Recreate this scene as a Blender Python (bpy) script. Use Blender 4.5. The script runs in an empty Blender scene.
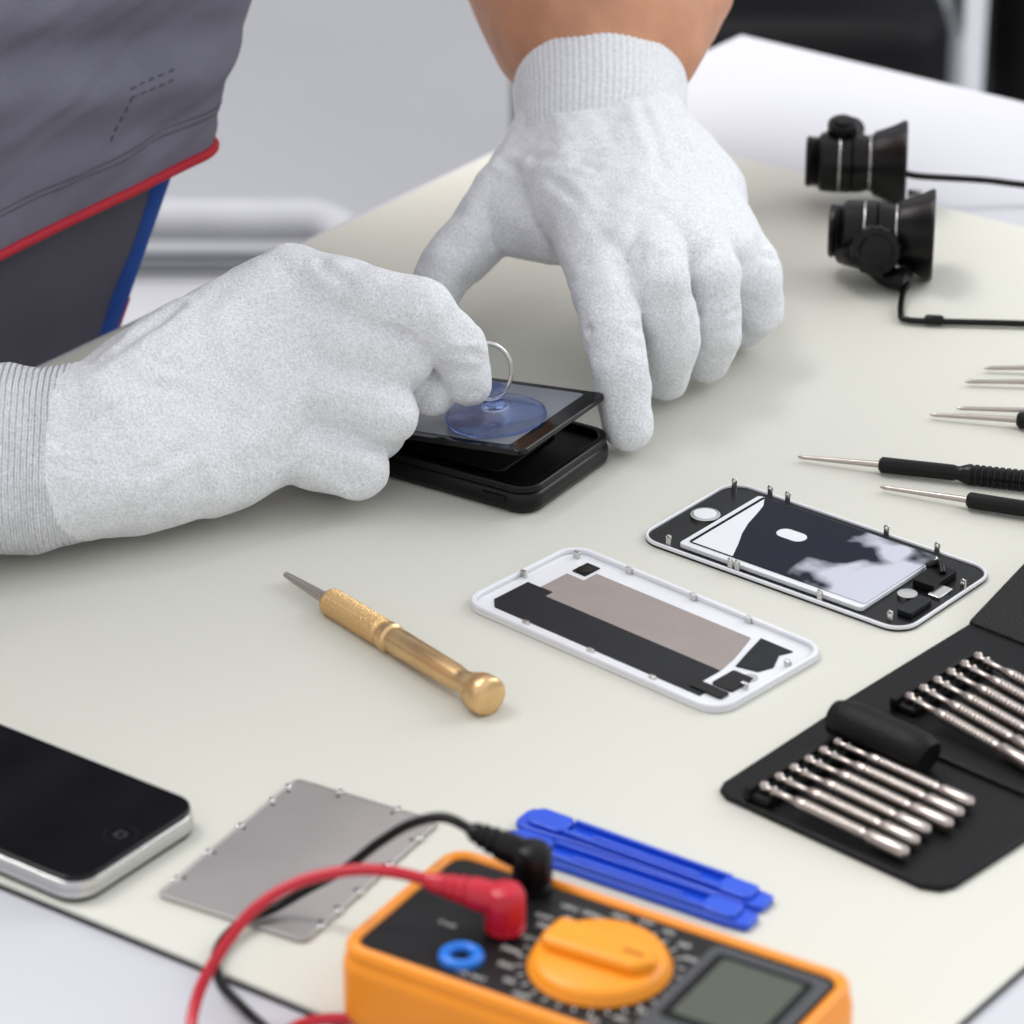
import bpy, bmesh, math, random
from mathutils import Vector, Matrix, noise
S=0.001; Z0=0.75
random.seed(3)
sc=bpy.context.scene
try: sc.view_settings.view_transform='Standard'
except Exception: pass
def V(x,y,z): return Vector((x*S,y*S,z*S))
def lin(h):
    h=h.lstrip('#'); c=[int(h[i:i+2],16)/255 for i in (0,2,4)]
    return tuple([(x/12.92 if x<=.04045 else ((x+.055)/1.055)**2.4) for x in c])+(1,)
# ---------------------------------------------------------------- materials
def M(name,col,rough=.5,metal=0,bump=None,var=None,trans=0,coat=0,spec=.5,sheen=0,bump2=None,col2=None,alpha=1,sss=0):
    m=bpy.data.materials.new(name); m.use_nodes=True
    nt=m.node_tree; b=nt.nodes['Principled BSDF']; N=nt.nodes.new; L=nt.links.new
    b.inputs['Base Color'].default_value=lin(col); b.inputs['Roughness'].default_value=rough
    b.inputs['Metallic'].default_value=metal; b.inputs['Transmission Weight'].default_value=trans
    b.inputs['Coat Weight'].default_value=coat; b.inputs['Specular IOR Level'].default_value=spec
    b.inputs['Sheen Weight'].default_value=sheen; b.inputs['Alpha'].default_value=alpha
    if sss:
        b.inputs['Subsurface Weight'].default_value=sss; b.inputs['Subsurface Scale'].default_value=.004
    tc=N('ShaderNodeTexCoord')
    vs,va=var if var else (30,.04)
    n=N('ShaderNodeTexNoise'); n.inputs['Scale'].default_value=vs; n.inputs['Detail'].default_value=5
    L(tc.outputs['Object'],n.inputs['Vector'])
    r=N('ShaderNodeValToRGB'); c=lin(col); c2=lin(col2) if col2 else None
    r.color_ramp.elements[0].position=.3; r.color_ramp.elements[1].position=.7
    r.color_ramp.elements[0].color=tuple(max(0,x*(1-va)) for x in c[:3])+(1,)
    r.color_ramp.elements[1].color=c2 if c2 else tuple(min(1,x*(1+va)) for x in c[:3])+(1,)
    L(n.outputs['Fac'],r.inputs['Fac']); L(r.outputs['Color'],b.inputs['Base Color'])
    prev=None
    for bp in (bump,bump2):
        if not bp: continue
        kind,scale,dist=bp
        if kind=='noise':
            t=N('ShaderNodeTexNoise'); t.inputs['Scale'].default_value=scale; t.inputs['Detail'].default_value=3; o=t.outputs['Fac']
        elif kind=='vor':
            t=N('ShaderNodeTexVoronoi'); t.inputs['Scale'].default_value=scale; o=t.outputs['Distance']
        else:
            t=N('ShaderNodeTexWave'); t.inputs['Scale'].default_value=scale; t.bands_direction='DIAGONAL' if kind=='diag' else 'X'
            t.inputs['Distortion'].default_value=.6; t.inputs['Detail Scale'].default_value=2.; o=t.outputs['Fac']
        L(tc.outputs['Object'],t.inputs['Vector'])
        q=N('ShaderNodeBump'); q.inputs['Distance'].default_value=dist; q.inputs['Strength'].default_value=1
        L(o,q.inputs['Height'])
        if prev: L(prev.outputs['Normal'],q.inputs['Normal'])
        prev=q
    if prev: L(prev.outputs['Normal'],b.inputs['Normal'])
    return m
m_mat=M('desk_pad_vinyl','#cccbc1',.55,bump=('noise',900,.00012),var=(3,.02))
m_matbase=M('desk_pad_base','#2a2a2c',.7)
m_desk=M('desk_laminate','#bfbfc5',.4,var=(2,.02),spec=.35)
m_leg=M('metal_grey','#a5a7aa',.35,1)
m_glove=M('glove_fabric','#dedfe2',.95,bump=('noise',1100,.0005),bump2=('noise',220,.0003),var=(1000,.17),sheen=.15,spec=.12)
m_cuff=M('glove_ribbed_cuff','#dcdde0',.95,bump=('wavex',150,.0009),bump2=('noise',1300,.0004),var=(1000,.15),sheen=.15,spec=.12)
m_cuff2=M('glove_rib_cuff_lengthwise','#dcdde0',.95,bump=('noise',1300,.0004),var=(1000,.15),sheen=.15,spec=.12)
m_skin=M('skin','#c48c6c',.5,bump=('noise',500,.0003),bump2=('noise',90,.0006),var=(60,.1),sss=.12)
m_jacket=M('work_jacket_cloth','#777583',.9,bump=('diag',420,.0002),bump2=('noise',60,.0014),var=(25,.05),spec=.2)
m_trouser=M('work_trouser_cloth','#5e5c67',.9,bump=('diag',420,.0002),var=(25,.06),spec=.2)
m_stitch=M('stitch_thread','#55545f',.9)
m_red=M('red_piping','#b3152a',.7,bump=('noise',800,.0002))
m_blue=M('blue_trim','#1a4a9c',.7,bump=('noise',800,.0002))
m_black=M('black_plastic','#060607',.3,bump=('noise',700,.00003),spec=.25)
m_blackm=M('black_matte_plastic','#09090b',.5,bump=('noise',900,.00008),spec=.2)
m_gloss=M('black_glass','#040506',.06,spec=.35)
m_screen=M('grey_display_glass','#787c83',.12,var=(8,.2))
m_steel=M('polished_steel','#c9c8c6',.22,1)
m_steel2=M('brushed_steel','#b5aca6',.3,1,bump=('noise',1200,.00005))
m_plate=M('brushed_plate','#b6b1af',.42,.75,bump=('noise',500,.00006),var=(14,.12))
m_gold=M('brass','#e0bc8a',.34,1,bump=('noise',900,.00005),var=(200,.08))
m_goldk=M('brass_knurled','#dab682',.42,1,bump=('vor',1100,.0002))
m_white=M('white_gloss_plastic','#dddee2',.25)
m_taupe=M('taupe_shield_film','#938985',.45,var=(90,.04))
m_dkfilm=M('dark_shield_film','#1d1f23',.45,var=(120,.15),spec=.2)
m_orange=M('orange_rubber','#ee8f12',.42,bump=('noise',900,.00008))
m_dial=M('orange_dial','#ee9314',.4)
m_panel=M('multimeter_face','#0f1013',.4,spec=.3)
m_lcd=M('lcd_glass','#4b4f45',.25,var=(20,.05),spec=.3)
m_greyf=M('grey_bezel','#3c3e42',.4)
m_redp=M('red_plug_plastic','#b80f28',.3)
m_bluep=M('blue_tool_plastic','#164ccc',.3,bump=('noise',500,.00008))
m_ringb=M('blue_socket','#1670d2',.35)
m_mark=M('white_print','#c4c4c0',.5)
m_leather=M('black_leatherette','#060608',.5,bump=('vor',900,.00015),var=(200,.2),spec=.22)
m_floor=M('floor_vinyl','#b0b0b4',.5,var=(1.2,.05))
m_lounge=M('lounge_vinyl','#a6a6aa',.7,spec=.2)
m_wall=M('wall_paint','#c6c6c8',.8,var=(1,.02))
m_cup=M('blue_silicone','#cfdcff',.08,trans=.97,var=(20,.05))
m_cup.node_tree.nodes['Principled BSDF'].inputs['IOR'].default_value=1.15
m_hair=M('hair_brown','#3b281c',.7,bump=('noise',300,.002))
m_eye=M('eye','#f0efec',.2)
# LCD back: cloudy pale reflections painted into the navy base colour
m_lcdrefl=M('lcd_painted_reflections','#0e1330',.25,spec=.1)
nt=m_lcdrefl.node_tree; r=[n for n in nt.nodes if n.type=='VALTORGB'][0]; nz=[n for n in nt.nodes if n.type=='TEX_NOISE'][0]; tcn=[n for n in nt.nodes if n.type=='TEX_COORD'][0]
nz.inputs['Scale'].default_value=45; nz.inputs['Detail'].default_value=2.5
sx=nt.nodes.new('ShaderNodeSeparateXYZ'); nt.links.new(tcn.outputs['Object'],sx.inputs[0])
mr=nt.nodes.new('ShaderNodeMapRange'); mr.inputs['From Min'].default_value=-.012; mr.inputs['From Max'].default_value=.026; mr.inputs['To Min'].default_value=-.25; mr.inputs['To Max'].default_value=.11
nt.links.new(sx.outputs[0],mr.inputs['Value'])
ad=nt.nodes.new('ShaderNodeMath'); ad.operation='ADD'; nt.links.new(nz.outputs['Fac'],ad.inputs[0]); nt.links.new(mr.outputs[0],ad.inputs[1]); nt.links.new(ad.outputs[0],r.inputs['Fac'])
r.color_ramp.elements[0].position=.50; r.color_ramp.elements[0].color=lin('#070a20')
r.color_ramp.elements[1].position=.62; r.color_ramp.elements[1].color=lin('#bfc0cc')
# ---------------------------------------------------------------- mesh helpers
def empty(name,x=0,y=0,z=0,ang=0):
    e=bpy.data.objects.new(name,None); sc.collection.objects.link(e)
    e.location=(x*S,y*S,Z0+z*S); e.rotation_euler=(0,0,math.radians(ang)); e.empty_display_size=.02
    return e
def mk(name,verts,faces,mat,parent=None,smooth=True,mats=None):
    me=bpy.data.meshes.new(name); me.from_pydata(verts,[],faces); me.update()
    bm=bmesh.new(); bm.from_mesh(me); bmesh.ops.recalc_face_normals(bm,faces=bm.faces); bm.to_mesh(me); bm.free()
    for mm in (mats or [mat]): me.materials.append(mm)
    if smooth:
        for p in me.polygons: p.use_smooth=True
    o=bpy.data.objects.new(name,me); sc.collection.objects.link(o)
    if parent: o.parent=parent
    return o
def sharp(o,a=35):
    try: o.data.set_sharp_from_angle(angle=math.radians(a))
    except Exception: pass
def rrect(w,h,r,n=8,cx=0,cy=0):
    pts=[]
    for sx,sy,a0 in ((1,1,0),(-1,1,90),(-1,-1,180),(1,-1,270)):
        for i in range(n+1):
            a=math.radians(a0+90*i/n); pts.append((cx+sx*(w/2-r)+r*math.cos(a),cy+sy*(h/2-r)+r*math.sin(a)))
    return pts
def prism(name,out,z0,z1,mat,parent,bev=0,seg=3):
    n=len(out)
    vs=[V(x,y,z0) for x,y in out]+[V(x,y,z1) for x,y in out]
    fs=[tuple(range(n))[::-1],tuple(range(n,2*n))]+[(i,(i+1)%n,n+(i+1)%n,n+i) for i in range(n)]
    o=mk(name,vs,fs,mat,parent)
    if bev:
        b=o.modifiers.new('bevel','BEVEL'); b.width=bev*S; b.segments=seg; b.limit_method='ANGLE'; b.angle_limit=math.radians(50)
    sharp(o,60 if bev else 40)
    return o
def frame(name,o1,o2,z0,z1,mat,parent,bev=0):
    n=len(o1)
    vs=[V(x,y,z0) for x,y in o1]+[V(x,y,z1) for x,y in o1]+[V(x,y,z0) for x,y in o2]+[V(x,y,z1) for x,y in o2]
    fs=[]
    for i in range(n):
        j=(i+1)%n
        fs+=[(i,j,n+j,n+i),(n+i,n+j,3*n+j,3*n+i),(2*n+i,2*n+j,3*n+j,3*n+i),(i,j,2*n+j,2*n+i)]
    o=mk(name,vs,fs,mat,parent)
    if bev:
        b=o.modifiers.new('bevel','BEVEL'); b.width=bev*S; b.segments=2; b.limit_method='ANGLE'; b.angle_limit=math.radians(50)
    sharp(o,50); return o
def basis(d):
    d=d.normalized(); a=Vector((0,0,1)) if abs(d.z)<.9 else Vector((1,0,0))
    x=d.cross(a).normalized(); return x,d.cross(x).normalized()
def lathe(name,A,B,prof,mat,parent,n=28,ribs=0,ribamp=0):
    A=Vector(A);B=Vector(B);d=(B-A).normalized();x,y=basis(d);vs=[];fs=[]
    for t,r in prof:
        for i in range(n):
            a=2*math.pi*i/n; rr=r*(1+(ribamp*(1 if (i%2) else -1) if ribs else 0))
            p=A+d*t+(x*math.cos(a)+y*math.sin(a))*rr; vs.append(p*S)
    k=len(prof)
    for j in range(k-1):
        for i in range(n):
            fs.append((j*n+i,j*n+(i+1)%n,(j+1)*n+(i+1)%n,(j+1)*n+i))
    fs.append(tuple(range(n))); fs.append(tuple(range((k-1)*n,k*n)))
    o=mk(name,vs,fs,mat,parent); sharp(o,35); return o
def cat(pts,sub=8):
    P=[Vector(p) for p in pts]; P=[P[0]*2-P[1]]+P+[P[-1]*2-P[-2]]; out=[]
    for i in range(1,len(P)-2):
        for k in range(sub):
            t=k/sub; a,b,c,d=P[i-1:i+3]
            out.append(.5*((2*b)+(c-a)*t+(2*a-5*b+4*c-d)*t*t+(3*b-a-3*c+d)*t**3))
    out.append(P[-2]); return out
def tube(name,pts,r,mat,parent,n=14,sub=8,flat=1,smoothp=True):
    rad=r if isinstance(r,(list,tuple)) else [r]*len(pts)
    P4=[(p[0],p[1],p[2]) for p in pts]
    P=cat(P4,sub) if smoothp else [Vector(p) for p in P4]
    R=[]
    if smoothp:
        for i in range(len(rad)-1):
            for k in range(sub): R.append(rad[i]+(rad[i+1]-rad[i])*k/sub)
        R.append(rad[-1])
    else: R=list(rad)
    vs=[];fs=[];x=None
    for j,p in enumerate(P):
        d=(P[min(j+1,len(P)-1)]-P[max(j-1,0)]).normalized()
        if x is None: x,_=basis(d)
        x=(x-d*x.dot(d)).normalized(); y=d.cross(x)
        for i in range(n):
            a=2*math.pi*i/n; vs.append((p+(x*math.cos(a)+y*math.sin(a)*flat)*R[j])*S)
    for j in range(len(P)-1):
        for i in range(n): fs.append((j*n+i,j*n+(i+1)%n,(j+1)*n+(i+1)%n,(j+1)*n+i))
    fs.append(tuple(range(n))); fs.append(tuple(range((len(P)-1)*n,len(P)*n)))
    o=mk(name,vs,fs,mat,parent); sharp(o,60); return o
def torus(name,c,R,r,mat,parent,axis=(0,0,1),n=48,m=10,sx=1):
    ax=Vector(axis).normalized(); x,y=basis(ax); c=Vector(c); vs=[];fs=[]
    for i in range(n):
        a=2*math.pi*i/n; dr=(x*math.cos(a)*sx+y*math.sin(a))
        for j in range(m):
            b=2*math.pi*j/m; vs.append((c+dr*(R+r*math.cos(b))+ax*r*math.sin(b))*S)
    for i in range(n):
        for j in range(m): fs.append((i*m+j,((i+1)%n)*m+j,((i+1)%n)*m+(j+1)%m,i*m+(j+1)%m))
    return mk(name,vs,fs,mat,parent)
def box(name,x0,x1,y0,y1,z0,z1,mat,parent,bev=0):
    return prism(name,[(x0,y0),(x1,y0),(x1,y1),(x0,y1)],z0,z1,mat,parent,bev)
def hullmesh(bm,sph,sub=3):
    t=bmesh.new()
    for x,y,z,r in sph:
        bmesh.ops.create_icosphere(t,subdivisions=sub,radius=r*S,matrix=Matrix.Translation(V(x,y,z)))
    res=bmesh.ops.convex_hull(t,input=list(t.verts))
    dele=set(g for g in res['geom_interior'] if isinstance(g,bmesh.types.BMVert))|set(g for g in res['geom_unused'] if isinstance(g,bmesh.types.BMVert))
    bmesh.ops.delete(t,geom=list(dele),context='VERTS')
    me=bpy.data.meshes.new('tmp'); t.to_mesh(me); t.free(); bm.from_mesh(me); bpy.data.meshes.remove(me)
def blob(name,chains,hulls,mats,parent,vox=1.2,smooth=8,disp=(),creases=(),matfn=None):
    bm=bmesh.new()
    for ch in chains:
        for a,b in zip(ch[:-1],ch[1:]): hullmesh(bm,[a,b])
    for h in hulls: hullmesh(bm,h)
    me=bpy.data.meshes.new(name); bm.to_mesh(me); bm.free()
    o=bpy.data.objects.new(name,me); sc.collection.objects.link(o)
    r=o.modifiers.new('r','REMESH'); r.mode='VOXEL'; r.voxel_size=vox*S
    s=o.modifiers.new('s','SMOOTH'); s.factor=.5; s.iterations=smooth
    dg=bpy.context.evaluated_depsgraph_get(); dg.update()
    m2=bpy.data.meshes.new_from_object(o.evaluated_get(dg)); o.modifiers.clear(); o.data=m2; m2.name=name
    nor=[v.normal.copy() for v in m2.vertices]
    C=[(Vector(a),Vector(b),dp,w) for a,b,dp,w in creases]
    for v in m2.vertices:
        p=v.co/S; d=0
        for fr,am,off in disp: d+=am*noise.noise(p/fr+Vector((off,off,off)))
        for a,b,dp,w in C:
            ab=b-a; t=max(0,min(1,(p-a).dot(ab)/ab.length_squared)); q=(p-a-ab*t).length
            if q<w*4:
                d-=dp*math.exp(-(q/w)**2); d+=.45*dp*math.exp(-((q-2*w)/w)**2)
        v.co+=nor[v.index]*d*S
    m2.materials.clear()
    for mm in mats: m2.materials.append(mm)
    for p in m2.polygons:
        p.use_smooth=True
        p.material_index=matfn(p.center/S) if matfn else 0
    o.parent=parent
    return o
# ================================================================ ROOM
fl=mk('floor',[(-5,-4,0),(5,-4,0),(5,5,0),(-5,5,0)],[(0,1,2,3)],m_floor,None,False)
wb=box('wall_back',-5000,5000,5000,5100,0,2800,m_wall,None)
wl=box('wall_left',-5100,-5000,-4000,5100,0,2800,m_wall,None)
# desk
dk=empty('desk')
ux,uy=.606,.796; A=Vector((119-4,540+3)); Bv=A+1000*Vector((.8,-.6)); D=A-1150*Vector((ux,uy)); C=Bv-1150*Vector((ux,uy))
out=[tuple(A),tuple(D),tuple(C),tuple(Bv)]
prism('desk_top',out,-29,-3.05,m_desk,dk,1.5)
cen=(A+Bv+C+D)/4
for i,q in enumerate((A,Bv,C,D)):
    p=q+(cen-q)*.08; box('leg_%d'%(i+1),p.x-22,p.x+22,p.y-22,p.y+22,-750,-29,m_leg,dk,2)
# pad
pad=empty('desk_pad')
c4=[(28,417),(-371,-107),(68,-413),(467,111)]
prism('pad_base',c4,-3,-1.8,m_matbase,pad)
cc=Vector((48,2)); prism('pad_surface',[tuple(cc+(Vector(p)-cc)*.9985) for p in c4],-1.8,0,m_mat,pad,.5)
# ================================================================ BACKGROUND
bn=empty('lounge_chair',-330,1050,-750,0)
prism('seat_cushion',rrect(470,170,40,cx=0,cy=-75),300,402,m_lounge,bn,20)
tube('arm_rail',[(-240,0,440),(-100,0,441),(150,0,440),(205,0,438),(224,-20,425),(228,-50,380),(228,-50,0)],14,m_lounge,bn,20)
tube('seat_rail',[(-240,4,408),(195,4,408)],8,m_leg,bn,16)
for i,(x,y) in enumerate(((-220,-140),(200,-140),(-220,-10),(190,-10))): lathe('leg_%d'%(i+1),(x,y,0),(x,y,310),[(0,14),(310,14)],m_leg,bn)
def chair(x,y,ang):
    e=empty('waiting_chair',x,y,-750,ang)
    prism('seat_cushion',rrect(330,430,40),290,460,m_blackm,e,18)
    prism('back_cushion',rrect(330,60,25,cy=210),480,860,m_blackm,e,20)
    for i,(a,b) in enumerate(((-150,-190),(180,-200),(-150,190),(150,190))):
        lathe('leg_%d'%(i+1),(a,b,0),(a,b,620),[(0,8),(620,8)],m_leg if i!=1 else m_white,e)
    for s in (-150,180):
        tube('arm_%s'%('l' if s<0 else 'r'),[(s,-190,620),(s,200,620)],13,m_white,e)
    return e
chair(165,1600,0); chair(552,1800,0)
# ================================================================ TECHNICIAN
tp=empty('technician')
# right hand (holding the suction ring)
RI=[(-84,44,73,15),(-33,15,75,11.6),(-20,24,56,10.6),(-16,27,41,9.5)]
RM=[(-79,25,62,15),(-42,15,57,13),(-46,34,36,11),(-62,48,24,9)]
RR=[(-78,13,44,15),(-46,5,39,12.6),(-50,18,22.5,10),(-66,28,18,9)]
RP=[(-84,3,27,14.5),(-57,-1,18.5,11.8),(-60,10,12,9.6),(-76,14,11,8.8)]
RT=[(-128,6,48,18),(-84,50,50,14),(-50,38,45,11.5),(-30,29,36,9.4)]
wr=[(-150,-15,43,24),(-150,-27,29,24)]
cu=[(-185,-25,44,25),(-185,-38,30,25)]
cu2=[(-235,-40,48,29),(-235,-54,36,29)]
hulls=[wr+[RI[0],(-112,20,58,21),(-112,-10,24,20),RP[0]],[RI[0],RM[0],RR[0],RP[0],(-112,20,56,20),(-112,-10,24,20)],wr+cu,cu+cu2,[RT[0],RT[1],RI[0]],[RI[0],RM[0]],[(-58,20,40,13),(-90,20,40,18),(-62,8,24,11)]]
cr=[((-100,40,90),(-62,20,88),0.9,2.6),((-46,12,72),(-33,0,66),1.6,2),((-40,2,48),(-70,-2,57),1.1,2),((-42,-8,29),(-76,-10,36),1.1,2),((-150,-20,70),(-122,14,76),1.3,2.6),((-160,-45,50),(-136,-30,60),1.3,2.6),((-140,-10,72),(-116,20,82),1.0,2.2),((-130,-38,36),(-108,-28,44),1.1,2.6),((-70,30,86),(-56,12,84),1.1,2.2),((-112,6,82),(-96,-4,70),.9,2.4),((-24,12,62),(-12,16,56),.9,1.8),((-125,-20,60),(-100,-14,56),.8,2.4)]
blob('right_glove',[RI,RM,RR,RP,RT],hulls,[m_glove,m_cuff],tp,1.2,6,((26,2.0,3),(11,1.1,9),(5,.35,1)),cr,lambda p:1 if p.x+.25*(p.z-30)-.3*p.y<-146 else 0)
# left hand (steadying)
LI=[(30,128,60,14),(36,78,52,12),(41,57,33,11),(44,52,11.5,9.9)]
LM=[(50,126,63,14),(58,84,56,12.2),(62,86,31,11.2),(60,94,13,9.6)]
LR=[(70,138,58,13.5),(78,105,49,12.2),(81,104,28,10.8),(77,112,12,9.6)]
LP=[(87,155,47,12.5),(96,136,37,11.5),(99,138,21,10),(93,146,11.5,9)]
LT=[(8,195,58,17),(-8,170,48,14),(-26,147,35,12.3),(-35,136,21,10.5)]
lw=[(25,218,71,22),(48,216,73,22)]
lh=[lw+[LI[0],LM[0],LR[0],LP[0],(76,184,54,19)],lw+[LT[0],LI[0]],[LT[0],LT[1],(24,140,52,11),(18,158,56,12)],lw+[(26,240,81,23),(48,238,83,23)],[LI[0],LM[0],(44,104,60,12)],[LM[0],LR[0],(68,112,58,12)],[LR[0],LP[0],(86,132,48,12)]]
lcr=[((22,86,64),(48,84,66),1.1,2.2),((30,62,46),(54,60,48),1.2,1.8),((46,88,68),(70,92,66),1.0,2),((54,78,46),(72,84,44),1.1,1.8),((10,170,72),(34,146,76),1.5,2.6),((60,150,78),(52,190,88),1.1,2.6),((70,96,38),(92,96,40),1.1,1.8),((16,205,94),(62,200,98),1.3,2.6),((-2,180,66),(16,158,68),1.6,2.4),((28,118,76),(16,146,74),1.2,2.3),((66,200,90),(80,176,76),1.2,2.6),((20,190,90),(48,196,96),.9,2.4),((84,160,62),(70,180,76),1.0,2.4),((88,128,48),(104,134,46),.9,1.8),((-18,160,50),(-10,150,46),1.0,2)]
blob('left_glove',[LI,LM,LR,LP,LT],lh,[m_glove],tp,1.2,6,((26,2.0,5),(11,1.1,2),(5,.35,1)),lcr)
def cuff(name,stations,parent,mat):
    n=640; vs=[];fs=[]; k=0
    for (c,a,b) in stations:
        ax=Vector((0.0,.86,.5)).normalized(); x=Vector((1,-.05,0)); x=(x-ax*x.dot(ax)).normalized(); y=ax.cross(x)
        for i in range(n):
            t=2*math.pi*i/n; rr=1+.005*math.sin(t*80)+.02*noise.noise(Vector((math.cos(t)*2,math.sin(t)*2,k*.25)))
            vs.append((Vector(c)+(x*math.cos(t)*a+y*math.sin(t)*b)*rr)*S)
        k+=1
    for j in range(k-1):
        for i in range(n): fs.append((j*n+i,j*n+(i+1)%n,(j+1)*n+(i+1)%n,(j+1)*n+i))
    return mk(name,vs,fs,mat,parent)
st=[((36,194,63),30,20),((36,201,66),34,25),((36.5,209,69),35,28.5),((37,217,72.5),35.4,31),((37,225,76),35.8,32.6),((37,231,78.5),36.3,33.6),((37,235.5,80.5),36.6,34.4),((37,237.5,81.6),36.4,34.2),((37,237.8,82),35.5,33.4),((37,236.5,81),34.8,32.8),((37,220,74),32,30)]
cuff('left_glove_cuff',st,tp,m_cuff2)
# arms
blob('left_arm',[[(37,214,73,24),(37,236,84,27),(37,250,92,36),(37,268,103,49),(38,295,117,59),(37,345,145,63),(25,395,170,50),(-30,370,270,52),(-110,315,400,62)]],[],[m_skin],tp,3,10,((40,2,3),(12,.6,1)))
blob('right_arm',[[(-228,-46,42,24),(-300,-70,70,36),(-370,-100,90,42),(-400,-60,250,48),(-400,0,400,60)]],[],[m_skin],tp,4,10,((40,2,3),))
# jacket loft
un=Vector((.7,.714,0)); nn=Vector((.714,-.7,0))
def rr(t,a,b,r):
    q=math.pi*r/2; per=4*(a-r)+4*(b-r)+4*q; s=(t/(2*math.pi))%1*per
    for L_,kind,px,py,dx,dy in ((b-r,0,a,0,0,1),(q,1,a-r,b-r,0,0),(2*(a-r),0,a-r,b,-1,0),(q,1,-(a-r),b-r,1,0),(2*(b-r),0,-a,b-r,0,-1),(q,1,-(a-r),-(b-r),2,0),(2*(a-r),0,-(a-r),-b,1,0),(q,1,a-r,-(b-r),3,0),(b-r+.001,0,a,-(b-r),0,1)):
        if s<=L_:
            if kind==0: return px+dx*s,py+dy*s
            an=dx*math.pi/2+s/r; return px+r*math.cos(an),py+r*math.sin(an)
        s-=L_
    return a,0
def loft(name,zs,fn,mats,parent,n=300,cap=True):
    vs=[];fs=[]
    for j,z in enumerate(zs):
        for i in range(n): vs.append(fn(2*math.pi*i/n,z,j)*S)
    for j in range(len(zs)-1):
        for i in range(n): fs.append((j*n+i,j*n+(i+1)%n,(j+1)*n+(i+1)%n,(j+1)*n+i))
    if cap: fs.append(tuple(range((len(zs)-1)*n,len(zs)*n)))
    return mk(name,vs,fs,None,parent,mats=mats)
def jk(t,h,j,off=0):
    a=180; b=110
    if h>250: k=(h-250)/180; a=180-60*k*k; b=110-25*k
    x,y=rr(t,a+off,b+off,14+h*.2)
    hh=min(h,120)
    corner=Vector((-131,225,0))+Vector((.36*hh,.12*hh,0))
    c=corner-un*172-nn*102
    lean=nn*(max(0,h-60)*.12)
    p=c+un*x+nn*y+lean
    s=180-x
    p.z=59-.11*min(s,360)*max(0,1-h/300)+h
    f=6.5*noise.noise(Vector((s/120+h/90,(h-s*.25)/20,1)))+3.2*noise.noise(p/30)+2.6*noise.noise(Vector((s/40,(h+s*.5)/11,7)))
    f*=min(1,(h+3)/22)
    if s<300: p+=nn*f*.9+un*f*.35
    return p
loft('jacket',[i*3 for i in range(0,145)],jk,[m_jacket],tp)
def hemline(h,off,t0,t1,k):
    return [tuple(jk(t0+(t1-t0)*i/k,h,0,off)) for i in range(k+1)]
tube('hem_piping',hemline(0,.6,2.6,-.7,140),2.2,m_red,tp,10,2)
for hh in (17,19.5): tube('hem_stitch_%d'%hh,hemline(hh,0,2.6,-.7,140),.42,m_stitch,tp,6,2)
# stitched tack (short dashes) near the side corner
k=0
for (ta,ha,tb,hb) in ((.86,46,.98,46),(.98,46,.98,28),(.86,50,.99,50)):
    for i in range(0,9,2):
        q0=i/9; q1=(i+1)/9
        tube('tack_stitch_%d'%k,[tuple(jk(ta+(tb-ta)*q,ha+(hb-ha)*q,0,.15)) for q in (q0,q1)],.45,m_stitch,tp,6,2); k+=1
def corner_tr(z):
    k=min(max((34-z)/69,-1),3.2)
    return Vector((-153-26*k,224-12*k,z))
def tr(t,z,j):
    x,y=rr(t,165,95,25)
    c=corner_tr(z)-un*157-nn*87
    p=c+un*x+nn*y; p.z=z
    f=3*noise.noise(p/40); p+=nn*f+un*f*.6
    return p
loft('trouser_waist',[90-i*5 for i in range(0,60)],tr,[m_trouser],tp)
base=corner_tr(-190)-un*157-nn*87
for nm,s in (('left',70),('right',-70)):
    p=base+un*s
    tube('trouser_leg_'+nm,[(p.x,p.y,-150),(p.x+10,p.y-8,-420),(p.x,p.y,-715)],[92,78,66],m_trouser,tp,32,8)
    tube('shoe_'+nm,[(p.x-30*nn.x,p.y-30*nn.y,-714),(p.x+30*nn.x,p.y+30*nn.y,-712),(p.x+150*nn.x,p.y+150*nn.y,-722)],[36,38,28],m_blackm,tp,24,8)
tube('side_trim',[tuple(corner_tr(z)+Vector((-1,-4,0))) for z in (52,30,10,-10,-30,-60,-100)],6.5,m_blue,tp,14,8)
tube('side_trim_edge',[tuple(corner_tr(z)+Vector((4.5,-4,0))) for z in (-5,-18,-30,-60,-100)],2.0,m_red,tp,10,8)
# shoulders, neck, head (above the picture)
blob('shoulders',[[(-400,5,430,66),(-285,120,470,90),(-130,290,430,66)],[(-400,5,430,66),(-400,-35,330,60)],[(-130,290,430,66),(-85,335,350,62)]],[],[m_jacket],tp,5,10,((40,3,3),))
hd=[(-262,108,690,88),(-240,86,680,80),(-228,74,625,58)]
blob('head',[[(-275,120,500,58),(-258,103,610,56)]],[hd,[(-178,25,655,9),(-172,18,640,12)],[(-190,36,603,24),(-215,60,600,48)],[(-303,45,650,14),(-300,50,670,16)],[(-190,150,650,14),(-194,146,670,16)]],[m_skin],tp,3,6)
blob('hair',[],[[(-268,114,712,90),(-250,96,722,82)],[(-285,130,680,88),(-268,114,712,88)]],[m_hair],tp,4,6,((12,3,2),))
for i,(x,y) in enumerate(((-206,18),(-162,62))): lathe('eye_%d'%(i+1),(x,y,668),(x+4,y-4,668),[(-10,1),(-6,8),(0,11),(6,8),(10,1)],m_eye,tp)
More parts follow.
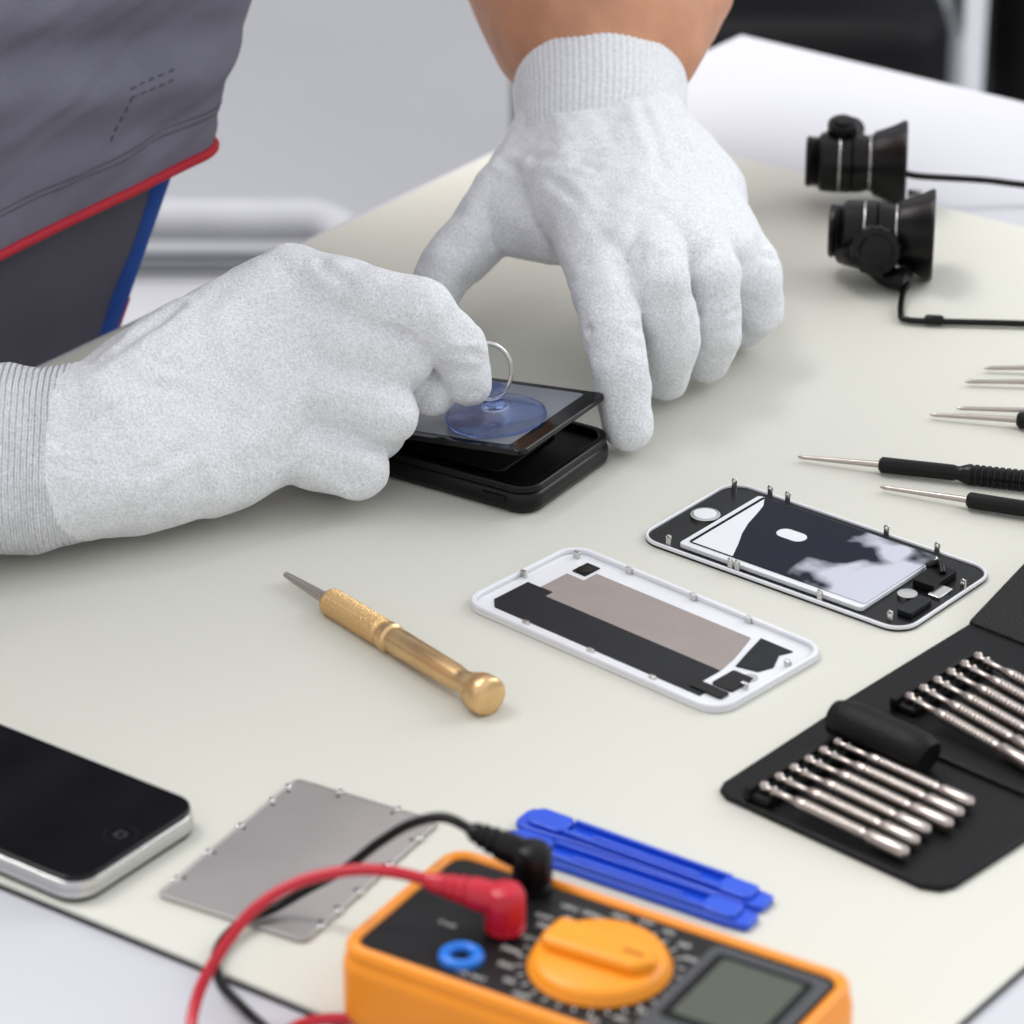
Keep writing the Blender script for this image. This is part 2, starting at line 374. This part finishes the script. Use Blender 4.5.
# ================================================================ SMARTPHONE BEING OPENED
ph=empty('smartphone_being_opened',23.5,19.5,0,147.5)
prism('body',rrect(115,62,9,cx=57.5),0,9,m_black,ph,3)
frame('rim',rrect(114,61,9,cx=57.5),rrect(108,55,7,cx=57.5),8.5,11.5,m_black,ph,.6)
prism('battery',rrect(80,40,3,cx=60),8.9,10.2,m_blackm,ph,.5)
prism('side_key',rrect(10,2,.9,cx=16,cy=31),4,7,m_blackm,ph)
scr=empty('screen',0,0); scr.parent=ph; scr.location=V(4,0,24.5); scr.rotation_euler=(0,math.radians(6.8),0)
prism('bezel',rrect(108,61,4,cx=54),0,2.2,m_gloss,scr,.6)
prism('backing',rrect(98,52,3,cx=54),-1.6,0,m_blackm,scr,.3)
prism('display',rrect(94,53,1.5,cx=55),2.2,2.45,m_screen,scr)
# suction cup
su=empty('suction_cup',-6,30,24.6); su.rotation_euler=(0,math.radians(-3.5),math.radians(0))
lathe('cup',(0,0,0),(0,0,10),[(0,18.6),(.9,19),(1.6,18),(2.3,13),(3.2,8),(4.5,5.2),(6.2,4.4)],m_cup,su,48)
torus('cup_lip',(0,0,1),18.6,.55,m_cup,su)
lathe('knob',(0,0,5),(0,0,20),[(0,4.4),(2,3.2),(3.5,3.4),(5,4.6),(7,4.6),(8.2,3.4)],m_cup,su,32)
torus('pull_ring',(-3,1.5,18.5),11.2,.95,m_steel,su,axis=(.15,-1,.1),sx=.9)
# ================================================================ WHITE BACK COVER
wc=empty('phone_back_cover',45.5,-92.5,0,-42.5)
prism('plate',rrect(118,60,9),.0,1.4,m_white,wc,.5)
frame('rim',rrect(118,60,9),rrect(114,56,7.4),1.2,3.2,m_white,wc,.5)
prism('taupe_film',[(-40,-6),(40,-6),(38,4),(33,19),(-38,19),(-38,12),(-46,12),(-46,-2),(-40,-2)],1.4,1.8,m_taupe,wc)
prism('dark_film',[(-52,-20),(-48,-24),(46,-24),(46,-17),(40,-16),(40,-6.2),(-40.2,-6.2),(-40.2,-2.2),(-52,-2.2)],1.4,1.75,m_dkfilm,wc)
prism('dark_patch_top',[(-46,15),(-40,15),(-40,23),(-46,23)],1.4,1.9,m_dkfilm,wc)
prism('dark_patch_a',[(42,0),(50,2),(52,8),(48,16),(50,21),(36,21),(39,10)],1.4,1.95,m_dkfilm,wc)
prism('dark_patch_b',rrect(9,12,1,cx=48,cy=-9),1.4,2.1,m_black,wc)
prism('dark_patch_c',rrect(14,5,1,cx=46,cy=-19),1.8,2.3,m_black,wc)
lathe('screw_boss',(-43,18,1.4),(-43,18,4),[(0,2.8),(.8,2.8),(.9,2)],m_black,wc)
lathe('lens_hole',(51,-3,1.4),(51,-3,4),[(0,2.4),(.6,2.4)],m_steel,wc)
for i,(x,y) in enumerate(((-52,24),(-30,27.5),(0,27.5),(25,27.5),(-30,-27.5),(0,-27.5),(28,-27.5),(54,-10),(-56,0),(55,12))):
    prism('clip_%d'%(i+1),rrect(2.6,1.4,.3,cx=x,cy=y),1.4,4.0,m_steel,wc,.2)
# ================================================================ DISPLAY ASSEMBLY
dp=empty('phone_display_assembly',109.5,-37,0,-39)
prism('glass',rrect(117,60,9),0,1.2,m_black,dp,.4)
frame('rim',rrect(117,60,9),rrect(115,58,8.2),.6,2.2,m_white,dp,.4)
prism('lcd_border',rrect(80,50,1.5,cx=-2,cy=-1),1.2,3,m_white,dp,.3)
prism('lcd_back',rrect(77,46.5,1.2,cx=-1,cy=0),3,3.4,m_lcdrefl,dp,.1)
prism('painted_reflection',rrect(12,7,3.4,cx=-13,cy=4),3.4,3.5,m_white,dp)  # bright reflection on the LCD back, modelled as a flat white shape
prism('film_strip',[(-38,-23),(-20,-23),(-24,-14),(-28,-6),(-31,2),(-33,10),(-35,17),(-38,22)],3.4,3.46,m_white,dp)
lathe('button_ring',(-49,0,1.2),(-49,0,5),[(0,5.6),(1,5.6),(1.1,4.6),(.9,4.4)],m_steel,dp)
lathe('button_disc',(-49,0,2),(-49,0,5),[(0,4.3),(.5,4.3)],m_white,dp)
prism('connector',rrect(9,16,1,cx=45,cy=10),1.2,4,m_blackm,dp,.4)
prism('speaker',rrect(6,14,1,cx=51,cy=-12),1.2,3.2,m_dkfilm,dp,.3)
lathe('camera_ring',(44,-6,1.2),(44,-6,5),[(0,3.6),(1.4,3.6),(1.5,2.4)],m_steel,dp)
prism('shield_tag',rrect(5,9,.6,cx=52,cy=3),1.2,2.4,m_steel,dp,.2)
tube('flex_cable',[(39,14,3.5),(43,16,5.5),(47,12,4)],1.4,m_black,dp,8)
for i,(x,y) in enumerate(((-54,25),(-32,28.5),(12,28.5),(34,28.5),(-45,-28),(-17,-28.5),(-14,-28.5),(22,-28.5),(50,-26),(57,10),(-40,28.5))):
    prism('tab_%d'%(i+1),rrect(2.2,.8,.3,cx=x,cy=y),1,4.6,m_steel,dp,.2)
    torus('tab_loop_%d'%(i+1),(x,y,4.8),.9,.4,m_steel,dp,axis=(0,1,0),n=20,m=8)
# ================================================================ BRASS SCREWDRIVER
gs=empty('precision_screwdriver'); A_=(-81,-56,3.2); B_=(-4,-156,6.9)
lathe('shaft',A_,B_,[(0,.5),(.4,1.1),(8,1.5),(20,2),(27,2.2),(30,2.2)],m_steel2,gs,20)
pf=[(26,2.4),(27,4.0),(28.5,5)]
t=29
while t<58: pf+=[(t,5.1),(t+.5,5.1),(t+.8,4.85),(t+1.1,4.85)]; t+=1.4
pf+=[(58.5,5.1),(60,4.4)]
lathe('knurled_grip',A_,B_,pf,m_goldk,gs,40,1,.02)
lathe('barrel',A_,B_,[(59,4.3),(61,4.2),(62,5.3),(65,5.4),(66,4.6),(68,4.5),(69,4.9),(101,4.5),(104,4.1),(106,4),(109,4.6),(114,6.6)],m_gold,gs,40)
lathe('swivel_cap',A_,B_,[(112,4.6),(114,6.5),(116,6.9),(120,6.9),(120.6,6.6),(121.2,5.8),(121.6,4)],m_gold,gs,40)
# ================================================================ BLACK SMARTPHONE
bp=empty('smartphone',-161.5,-213.5,0,144)
prism('back_glass',rrect(115,58.6,9,12),0,1.6,m_gloss,bp,.5)
prism('steel_band',rrect(115.6,59.2,9.3,12),1.4,7.4,m_steel,bp,.5)
prism('front_glass',rrect(114.6,58.2,8.8,12),7.4,9.1,m_gloss,bp,.5)
torus('home_button',(-49,0,9.1),5.3,.22,m_blackm,bp)
frame('home_icon',rrect(3.4,3.4,.8,cx=-49),rrect(2.9,2.9,.6,cx=-49),9.05,9.18,m_leg,bp)
prism('speaker_slot',rrect(1.6,11,.7,cx=49),9.05,9.2,m_blackm,bp)
frame('band_seam',rrect(115.9,59.5,9.4,12),rrect(115,58.6,9,12),4.2,4.6,m_leg,bp)
# ================================================================ METAL PLATE
mp=empty('metal_shield_plate',-66,-243,0,60.4)
prism('plate',rrect(80,54,3),.2,1.2,m_plate,mp,.3)
frame('lip',rrect(80,54,3),rrect(78.6,52.6,2.4),0,1.7,m_plate,mp,.2)
for i,(x,y) in enumerate(((-30,26.6),(-12,26.6),(6,26.6),(24,26.6),(-30,-26.6),(-8,-26.6),(10,-26.6),(28,-26.6),(39.5,10),(39.5,-12),(34,26.6),(-20,-26.6))):
    prism('tab_%d'%(i+1),rrect(2.6,1.8,.5,cx=x,cy=y),0,2.0,m_steel,mp,.3)
    lathe('hole_%d'%(i+1),(x*.93,y*.93,1.1),(x*.93,y*.93,2),[(0,.7),(.14,.7)],m_dkfilm,mp,12)
# ================================================================ BLUE PRY TOOLS
def pry(x,y,z,ang):
    e=empty('plastic_pry_tool',x,y,z,ang)
    up=[(-47,2.5),(-46,5.2),(-42,6.2),(-30,5.6),(-22,4.9),(20,4.9),(28,5),(36,5),(43,4.2),(44,3.6)]
    o=up+[(a,-b) for a,b in reversed(up)]
    prism('bar',o,0,2.8,m_bluep,e,.8)
    for i,yy in enumerate((-3.6,3.6,0)): prism('rib_%d'%i,rrect(58 if i<2 else 40,1.3,.6,cx=0,cy=yy),2.6,5 if i<2 else 4,m_bluep,e,.5)
    prism('end_stop_a',rrect(14,9.6,2.8,cx=-36),2.6,4.6,m_bluep,e,.6); prism('end_stop_b',rrect(12,8.4,1.8,cx=33),2.6,4.4,m_bluep,e,.6)
pry(42,-246,0,-34.5); pry(36,-257.5,0,-32.5)
# ================================================================ MULTIMETER
mm=empty('multimeter',-16,-277.5,0,-31.5)
CY=-33
prism('body',rrect(138,66,9,cx=67,cy=CY),0,25,m_orange,mm,5,5)
frame('raised_edge',rrect(136,64,8,cx=67,cy=CY),rrect(128,56,5,cx=67,cy=CY),22,28,m_orange,mm,2)
prism('face',rrect(129,57,5,cx=67,cy=CY),24,26.6,m_panel,mm)
DX,DY=69,-34
prism('dial_skirt',rrect(41.6,41.6,20.7,24,cx=DX,cy=DY),26.4,27.4,m_dial,mm,.4)
lathe('dial',(DX,DY,27.2),(DX,DY,40),[(0,20.4),(2,19.8),(3.4,18.8),(4,17.6)],m_dial,mm,72,1,.008)
prism('dial_grip',[(DX-17,DY-5.5),(DX-14,DY-7),(DX+14,DY-6),(DX+18.5,DY),(DX+14,DY+6),(DX-14,DY+7),(DX-17,DY+5.5)],30.5,35.2,m_dial,mm,1.8,5)
prism('dial_pointer',rrect(7,.9,.4,cx=DX+11,cy=DY),35.1,35.35,m_panel,mm)
prism('display_frame',rrect(38,50,3,cx=111,cy=CY),26.4,28.0,m_greyf,mm,.6)
prism('display_recess',rrect(31,36,2,cx=111,cy=CY+3),27.9,28.3,m_blackm,mm,.2)
prism('display',rrect(26,31,1.5,cx=111.5,cy=CY+3),28.3,28.6,m_lcd,mm,.1)
for i in range(30):
    a=2*math.pi*i/30+.1
    r=23; x=DX+r*math.cos(a); y=DY+r*math.sin(a)
    c_,s_=math.cos(a),math.sin(a)
    prism('tick_%d'%i,[(x+c_-.25*s_,y+s_+.25*c_),(x-c_-.25*s_,y-s_+.25*c_),(x-c_+.25*s_,y-s_-.25*c_),(x+c_+.25*s_,y+s_-.25*c_)],26.5,26.75,m_mark,mm)
def label(txt,x,y,sz,rot=0):
    c=bpy.data.curves.new('label','FONT'); c.body=txt; c.size=sz*S; c.align_x='CENTER'; c.align_y='CENTER'; c.extrude=.00005
    o=bpy.data.objects.new('label_'+txt,c); sc.collection.objects.link(o); c.materials.append(m_mark)
    o.parent=mm; o.location=V(x,y,26.7); o.rotation_euler=(0,0,rot)
for i,tx in enumerate(['OFF','750','200','200m','2000','20','200u','2000u','20m','10A','hFE','200','2000','20k','200k','2000k','1000','200','20','2000m','200m']):
    a=math.pi/2-2*math.pi*i/21; x=DX+27.3*math.cos(a)*.98; y=DY+26.8*math.sin(a)
    if -59<y<-7: label(tx,x,y,2.7)
label('VDC',46,-12,3); label('COM',42,-20,2.4); label('10A MAX',40,-57,2.4); label('CAT II',12,-20,2.6); label('V mA',20,-38,2.6)
torus('common_socket',(31,-8,27),4.6,1.3,m_blackm,mm); torus('volt_socket',(36,-32,27),4.6,1.3,m_blackm,mm)
torus('blue_socket',(33,-51,27.2),4.8,1.9,m_ringb,mm); lathe('blue_socket_core',(33,-51,26),(33,-51,30),[(0,3.4),(.9,3.4)],m_blackm,mm)
# leads
def plug(par,base,hdir,mat,L=24):
    b=Vector(base)
    lathe('plug_post',tuple(b),tuple(b+Vector((0,0,10))),[(0,4.8),(.6,6.0),(1.6,6.0),(2,5.3),(2.6,5.3),(3,6.0),(8,6.0),(12,5.9),(14,4.8),(15,2.6)],mat,par,32)
    h=Vector(hdir).normalized(); c=b+Vector((0,0,9.5))
    pf=[(-1,4.4),(4,4.9),(9,4.8),(11,4.5),(11.3,3.9),(12.3,3.9),(12.6,4.3),(14,4.1),(14.3,3.5),(15.3,3.5),(15.6,3.8),(17,3.6),(17.3,3),(18.3,3),(18.6,3.3),(L-1,2.6),(L,2.0)]
    lathe('plug_boot',tuple(c),tuple(c+h*10),pf,mat,par,32)
    return c+h*L
ld=empty('test_lead')
e1=plug(ld,(-2,-324,27.2),(-.93,.2,.17),m_redp)
tube('cable',[tuple(e1+Vector((2,0,-.4))),(-34,-317.5,42.5),(-46,-315.5,42),(-61,-315,38),(-74,-318,31),(-84,-323,20),(-91,-330,9),(-92,-343,2.5),(-84,-352,2.2),(-70,-345,2.2),(-60,-335,2.2),(-48,-333,2.2),(-38,-337,2.2),(-28,-345,2.2),(-20,-365,2.2)],1.8,m_redp,ld,12,8)
ld2=empty('test_lead')
e2=plug(ld2,(6,-301,27.2),(-.85,.35,.25),m_black,21)
tube('cable',[tuple(e2+Vector((2,-.8,-.5))),(-20,-288,43),(-30,-285,39),(-40,-283,31),(-50,-281,21),(-62,-277,11),(-72,-277,4.4),(-82,-285,3.9),(-88,-299,3.4),(-86,-314,2.2),(-78,-328,2.2),(-68,-345,2.2),(-66,-370,2.2)],1.6,m_black,ld2,12,8)
# ================================================================ TOOL POUCH
po=empty('screwdriver_pouch',64,-203,0,-43)
prism('panel_a',[(6,0),(2,2),(0,6),(-3,66),(-3,70),(92,70),(92,8),(90,3),(84,0)],0,2.4,m_leather,po,1.1)
prism('panel_b',[(-3,64),(-5,147),(92,147),(92,64)],1.6,4,m_leather,po,1.1)
def quadslab(name,p,th,mat,par):
    vs=[V(*q) for q in p]+[V(q[0],q[1],q[2]+th) for q in p]
    o=mk(name,vs,[(0,1,2,3),(4,5,6,7),(0,1,5,4),(1,2,6,5),(2,3,7,6),(3,0,4,7)],mat,par,False)
    b=o.modifiers.new('b','BEVEL'); b.width=.001; b.segments=2
quadslab('panel_c',[(-5,144,2),(92,144,2),(92,230,32),(-5,230,32)],3,m_leather,po)
tube('fold_roll',[(8,54,9),(16,54,9.5),(40,54,9),(46,54,8)],[6,7.4,7.4,6.4],m_leather,po,24,6)
def kit(y0,z,ang,n=6):
    y1=y0+40
    box('strap_%d'%y0,14,22,y0-2,y1+3,z,z+3,m_leather,po,1)
    box('strap_lip_%d'%y0,12,15,y0-3,y1+4,z,z+5,m_leather,po,1)
    for i in range(n):
        yy=y0+2+i*(y1-y0-2)/(n-1); L=58-1.5*((i*7)%3); dy=math.tan(ang)*L
        A3=(16,yy,z+4.6); B3=(16+L,yy+dy,z+2.8)
        pf=[(0,1.6),(1.5,1.9),(2.5,1.0),(4,1.0),(5,1.8),(6,1.1),(13,1.15),(14,1.7)]
        t=17
        while t<40: pf+=[(t,2.0),(t+.7,2.0),(t+.9,1.75),(t+1.3,1.75)]; t+=1.7
        pf+=[(42,1.7),(43,2.3),(L-2,2.4),(L-1,2.2),(L,.8)]
        lathe('bit_driver_%d_%d'%(y0,i),A3,B3,pf,m_steel2,po,16)
kit(4,2.6,.02); kit(80,4,-.12)
# ================================================================ SLIM SCREWDRIVERS AT THE RIGHT
def drv(tip,neck,end,rn,re,shaft=1.0,col=m_black):
    e=empty('slim_screwdriver'); T=Vector(tip);Nk=Vector(neck);E=Vector(end)
    l=(Nk-T).length
    lathe('shaft',T,Nk,[(0,.25),(1.5,.8),(4,shaft*.8),(l*.5,shaft),(l,shaft*1.25),(l+2,shaft*1.25)],m_steel2,e,16)
    l=(E-Nk).length; pf=[(0,rn*.7),(1,rn),(28,rn*1.0),(30,rn*.85),(32,rn*1.05)]
    t=34
    while t<l*.75: pf+=[(t,re),(t+1.2,re),(t+1.5,re*.9),(t+2,re*.9)]; t+=2.4
    pf+=[(l*.78,re),(l-4,re*.9),(l-1,re*.85),(l,re*.5)]
    lathe('handle',Nk,E,pf,col,e,20)
drv((109,43,2),(139,33,3.6),(245,4,4.4),3.1,4.0)
drv((138,17,2),(169,3,3.6),(275,-38,4.4),3.1,4.0)
drv((163,81,2),(196,73,3.6),(305,44,4.4),3.2,4.2)
drv((174,86,2.4),(222,80,3.6),(325,66,4.4),3.0,4.0)
drv((180,112,2),(232,108,3.6),(335,98,4.4),3.0,4.0)
drv((189,125,2),(238,122,3.6),(342,116,4.4),3.0,4.0)
# ================================================================ EYE LOUPES
lo=empty('binocular_eye_loupe')
def loupe(tag,A1,B1,knob,kax,kr):
    A1=Vector(A1);B1=Vector(B1); d=(B1-A1).normalized()
    lathe(tag+'_barrel',A1,B1,[(0,9.8),(.6,11),(2,11.4),(3,10.6),(4,11.4),(5,10.6),(6,11.8),(7,13),(12,13.4),(13,13.4),(14,13.4),(20,13.4),(20.4,12.8),(21,13.4),(25,13),(27,12.2),(29,12),(30,14),(34,15.4),(39,17.4),(42,19),(43.5,19.6),(44.5,18.8),(44,16),(36,11)],m_black,lo,48)
    torus(tag+'_ring',tuple(A1+d*15),13.4,.45,m_steel,lo,axis=tuple(d))
    torus(tag+'_ring2',tuple(A1+d*28.5),12.3,.6,m_steel,lo,axis=tuple(d))
    K=Vector(knob); k2=K+Vector(kax)
    lathe(tag+'_knob',K,k2,[(0,kr*.5),(2,kr*.9),(3,kr),(7,kr*1.02),(8,kr*.96),(8.2,kr*.7),(9.5,kr*.64),(9.8,2)],m_black,lo,32,1,.03)
loupe('far',(130,308,19.6),(173,304,19.6),(146,310,30),(0,-.2,1),6.5)
loupe('near',(134,227,19.6),(178,222,19.6),(152,211,18),(0,-1,.25),10.4)
lathe('bridge_pin',(143,323,24),(143,300,24),[(0,5),(23,5)],m_black,lo,24)
tube('far_hinge',[(150,318,18),(148,322,24),(152,316,33)],5,m_black,lo,16)
tube('near_hinge',[(140,216,14),(146,206,16),(156,206,12)],5,m_black,lo,16)
tube('near_hinge_b',[(152,222,8),(158,210,6),(166,205,6)],4.8,m_black,lo,16)
tube('temple_far',[(172,309,14),(182,309,12),(210,312,9),(245,313,5),(330,312,2)],1.5,m_black,lo,10)
tube('temple_near',[(168,214,5),(164,200,4),(161,180,2.5),(163,173,2),(180,171,2),(211,169,2),(300,162,1.6)],1.4,m_black,lo,10)
lathe('temple_joint',(170,172,2.6),(178,171,2.6),[(0,1.5),(1,2.2),(7,2.2),(8,1.5)],m_black,lo)
lathe('bridge_coil',(176,304,6),(182,302,6),[(0,2),(6,2)],m_steel,lo)
# ================================================================ LIGHT & CAMERA
w=bpy.data.worlds.new('world'); sc.world=w; w.use_nodes=True
w.node_tree.nodes['Background'].inputs[0].default_value=(.94,.965,1,1); w.node_tree.nodes['Background'].inputs[1].default_value=1.0
def area(name,loc,tgt,size,pw,col=(1,1,1)):
    l=bpy.data.lights.new(name,'AREA'); l.size=size; l.energy=pw; l.color=col
    o=bpy.data.objects.new(name,l); sc.collection.objects.link(o); o.location=loc
    o.rotation_euler=(Vector(tgt)-Vector(loc)).to_track_quat('-Z','Y').to_euler()
area('ceiling_softbox',(-1.1,.7,2.7),(0,0,.75),1.3,66,(1,.985,.965))
area('window_light',(2.2,.9,2.2),(0,0,.75),1.6,27,(.96,.98,1))
cd=bpy.data.cameras.new('camera'); cam=bpy.data.objects.new('camera',cd); sc.collection.objects.link(cam); sc.camera=cam
cd.sensor_width=36; cd.lens=3700/1024*36; cd.clip_start=.05; cd.clip_end=30
cam.location=(0,-1.2273,Z0+.6146); cam.rotation_euler=(math.radians(90-26.6),0,0)
cd.dof.use_dof=True; cd.dof.focus_distance=1.36; cd.dof.aperture_fstop=12
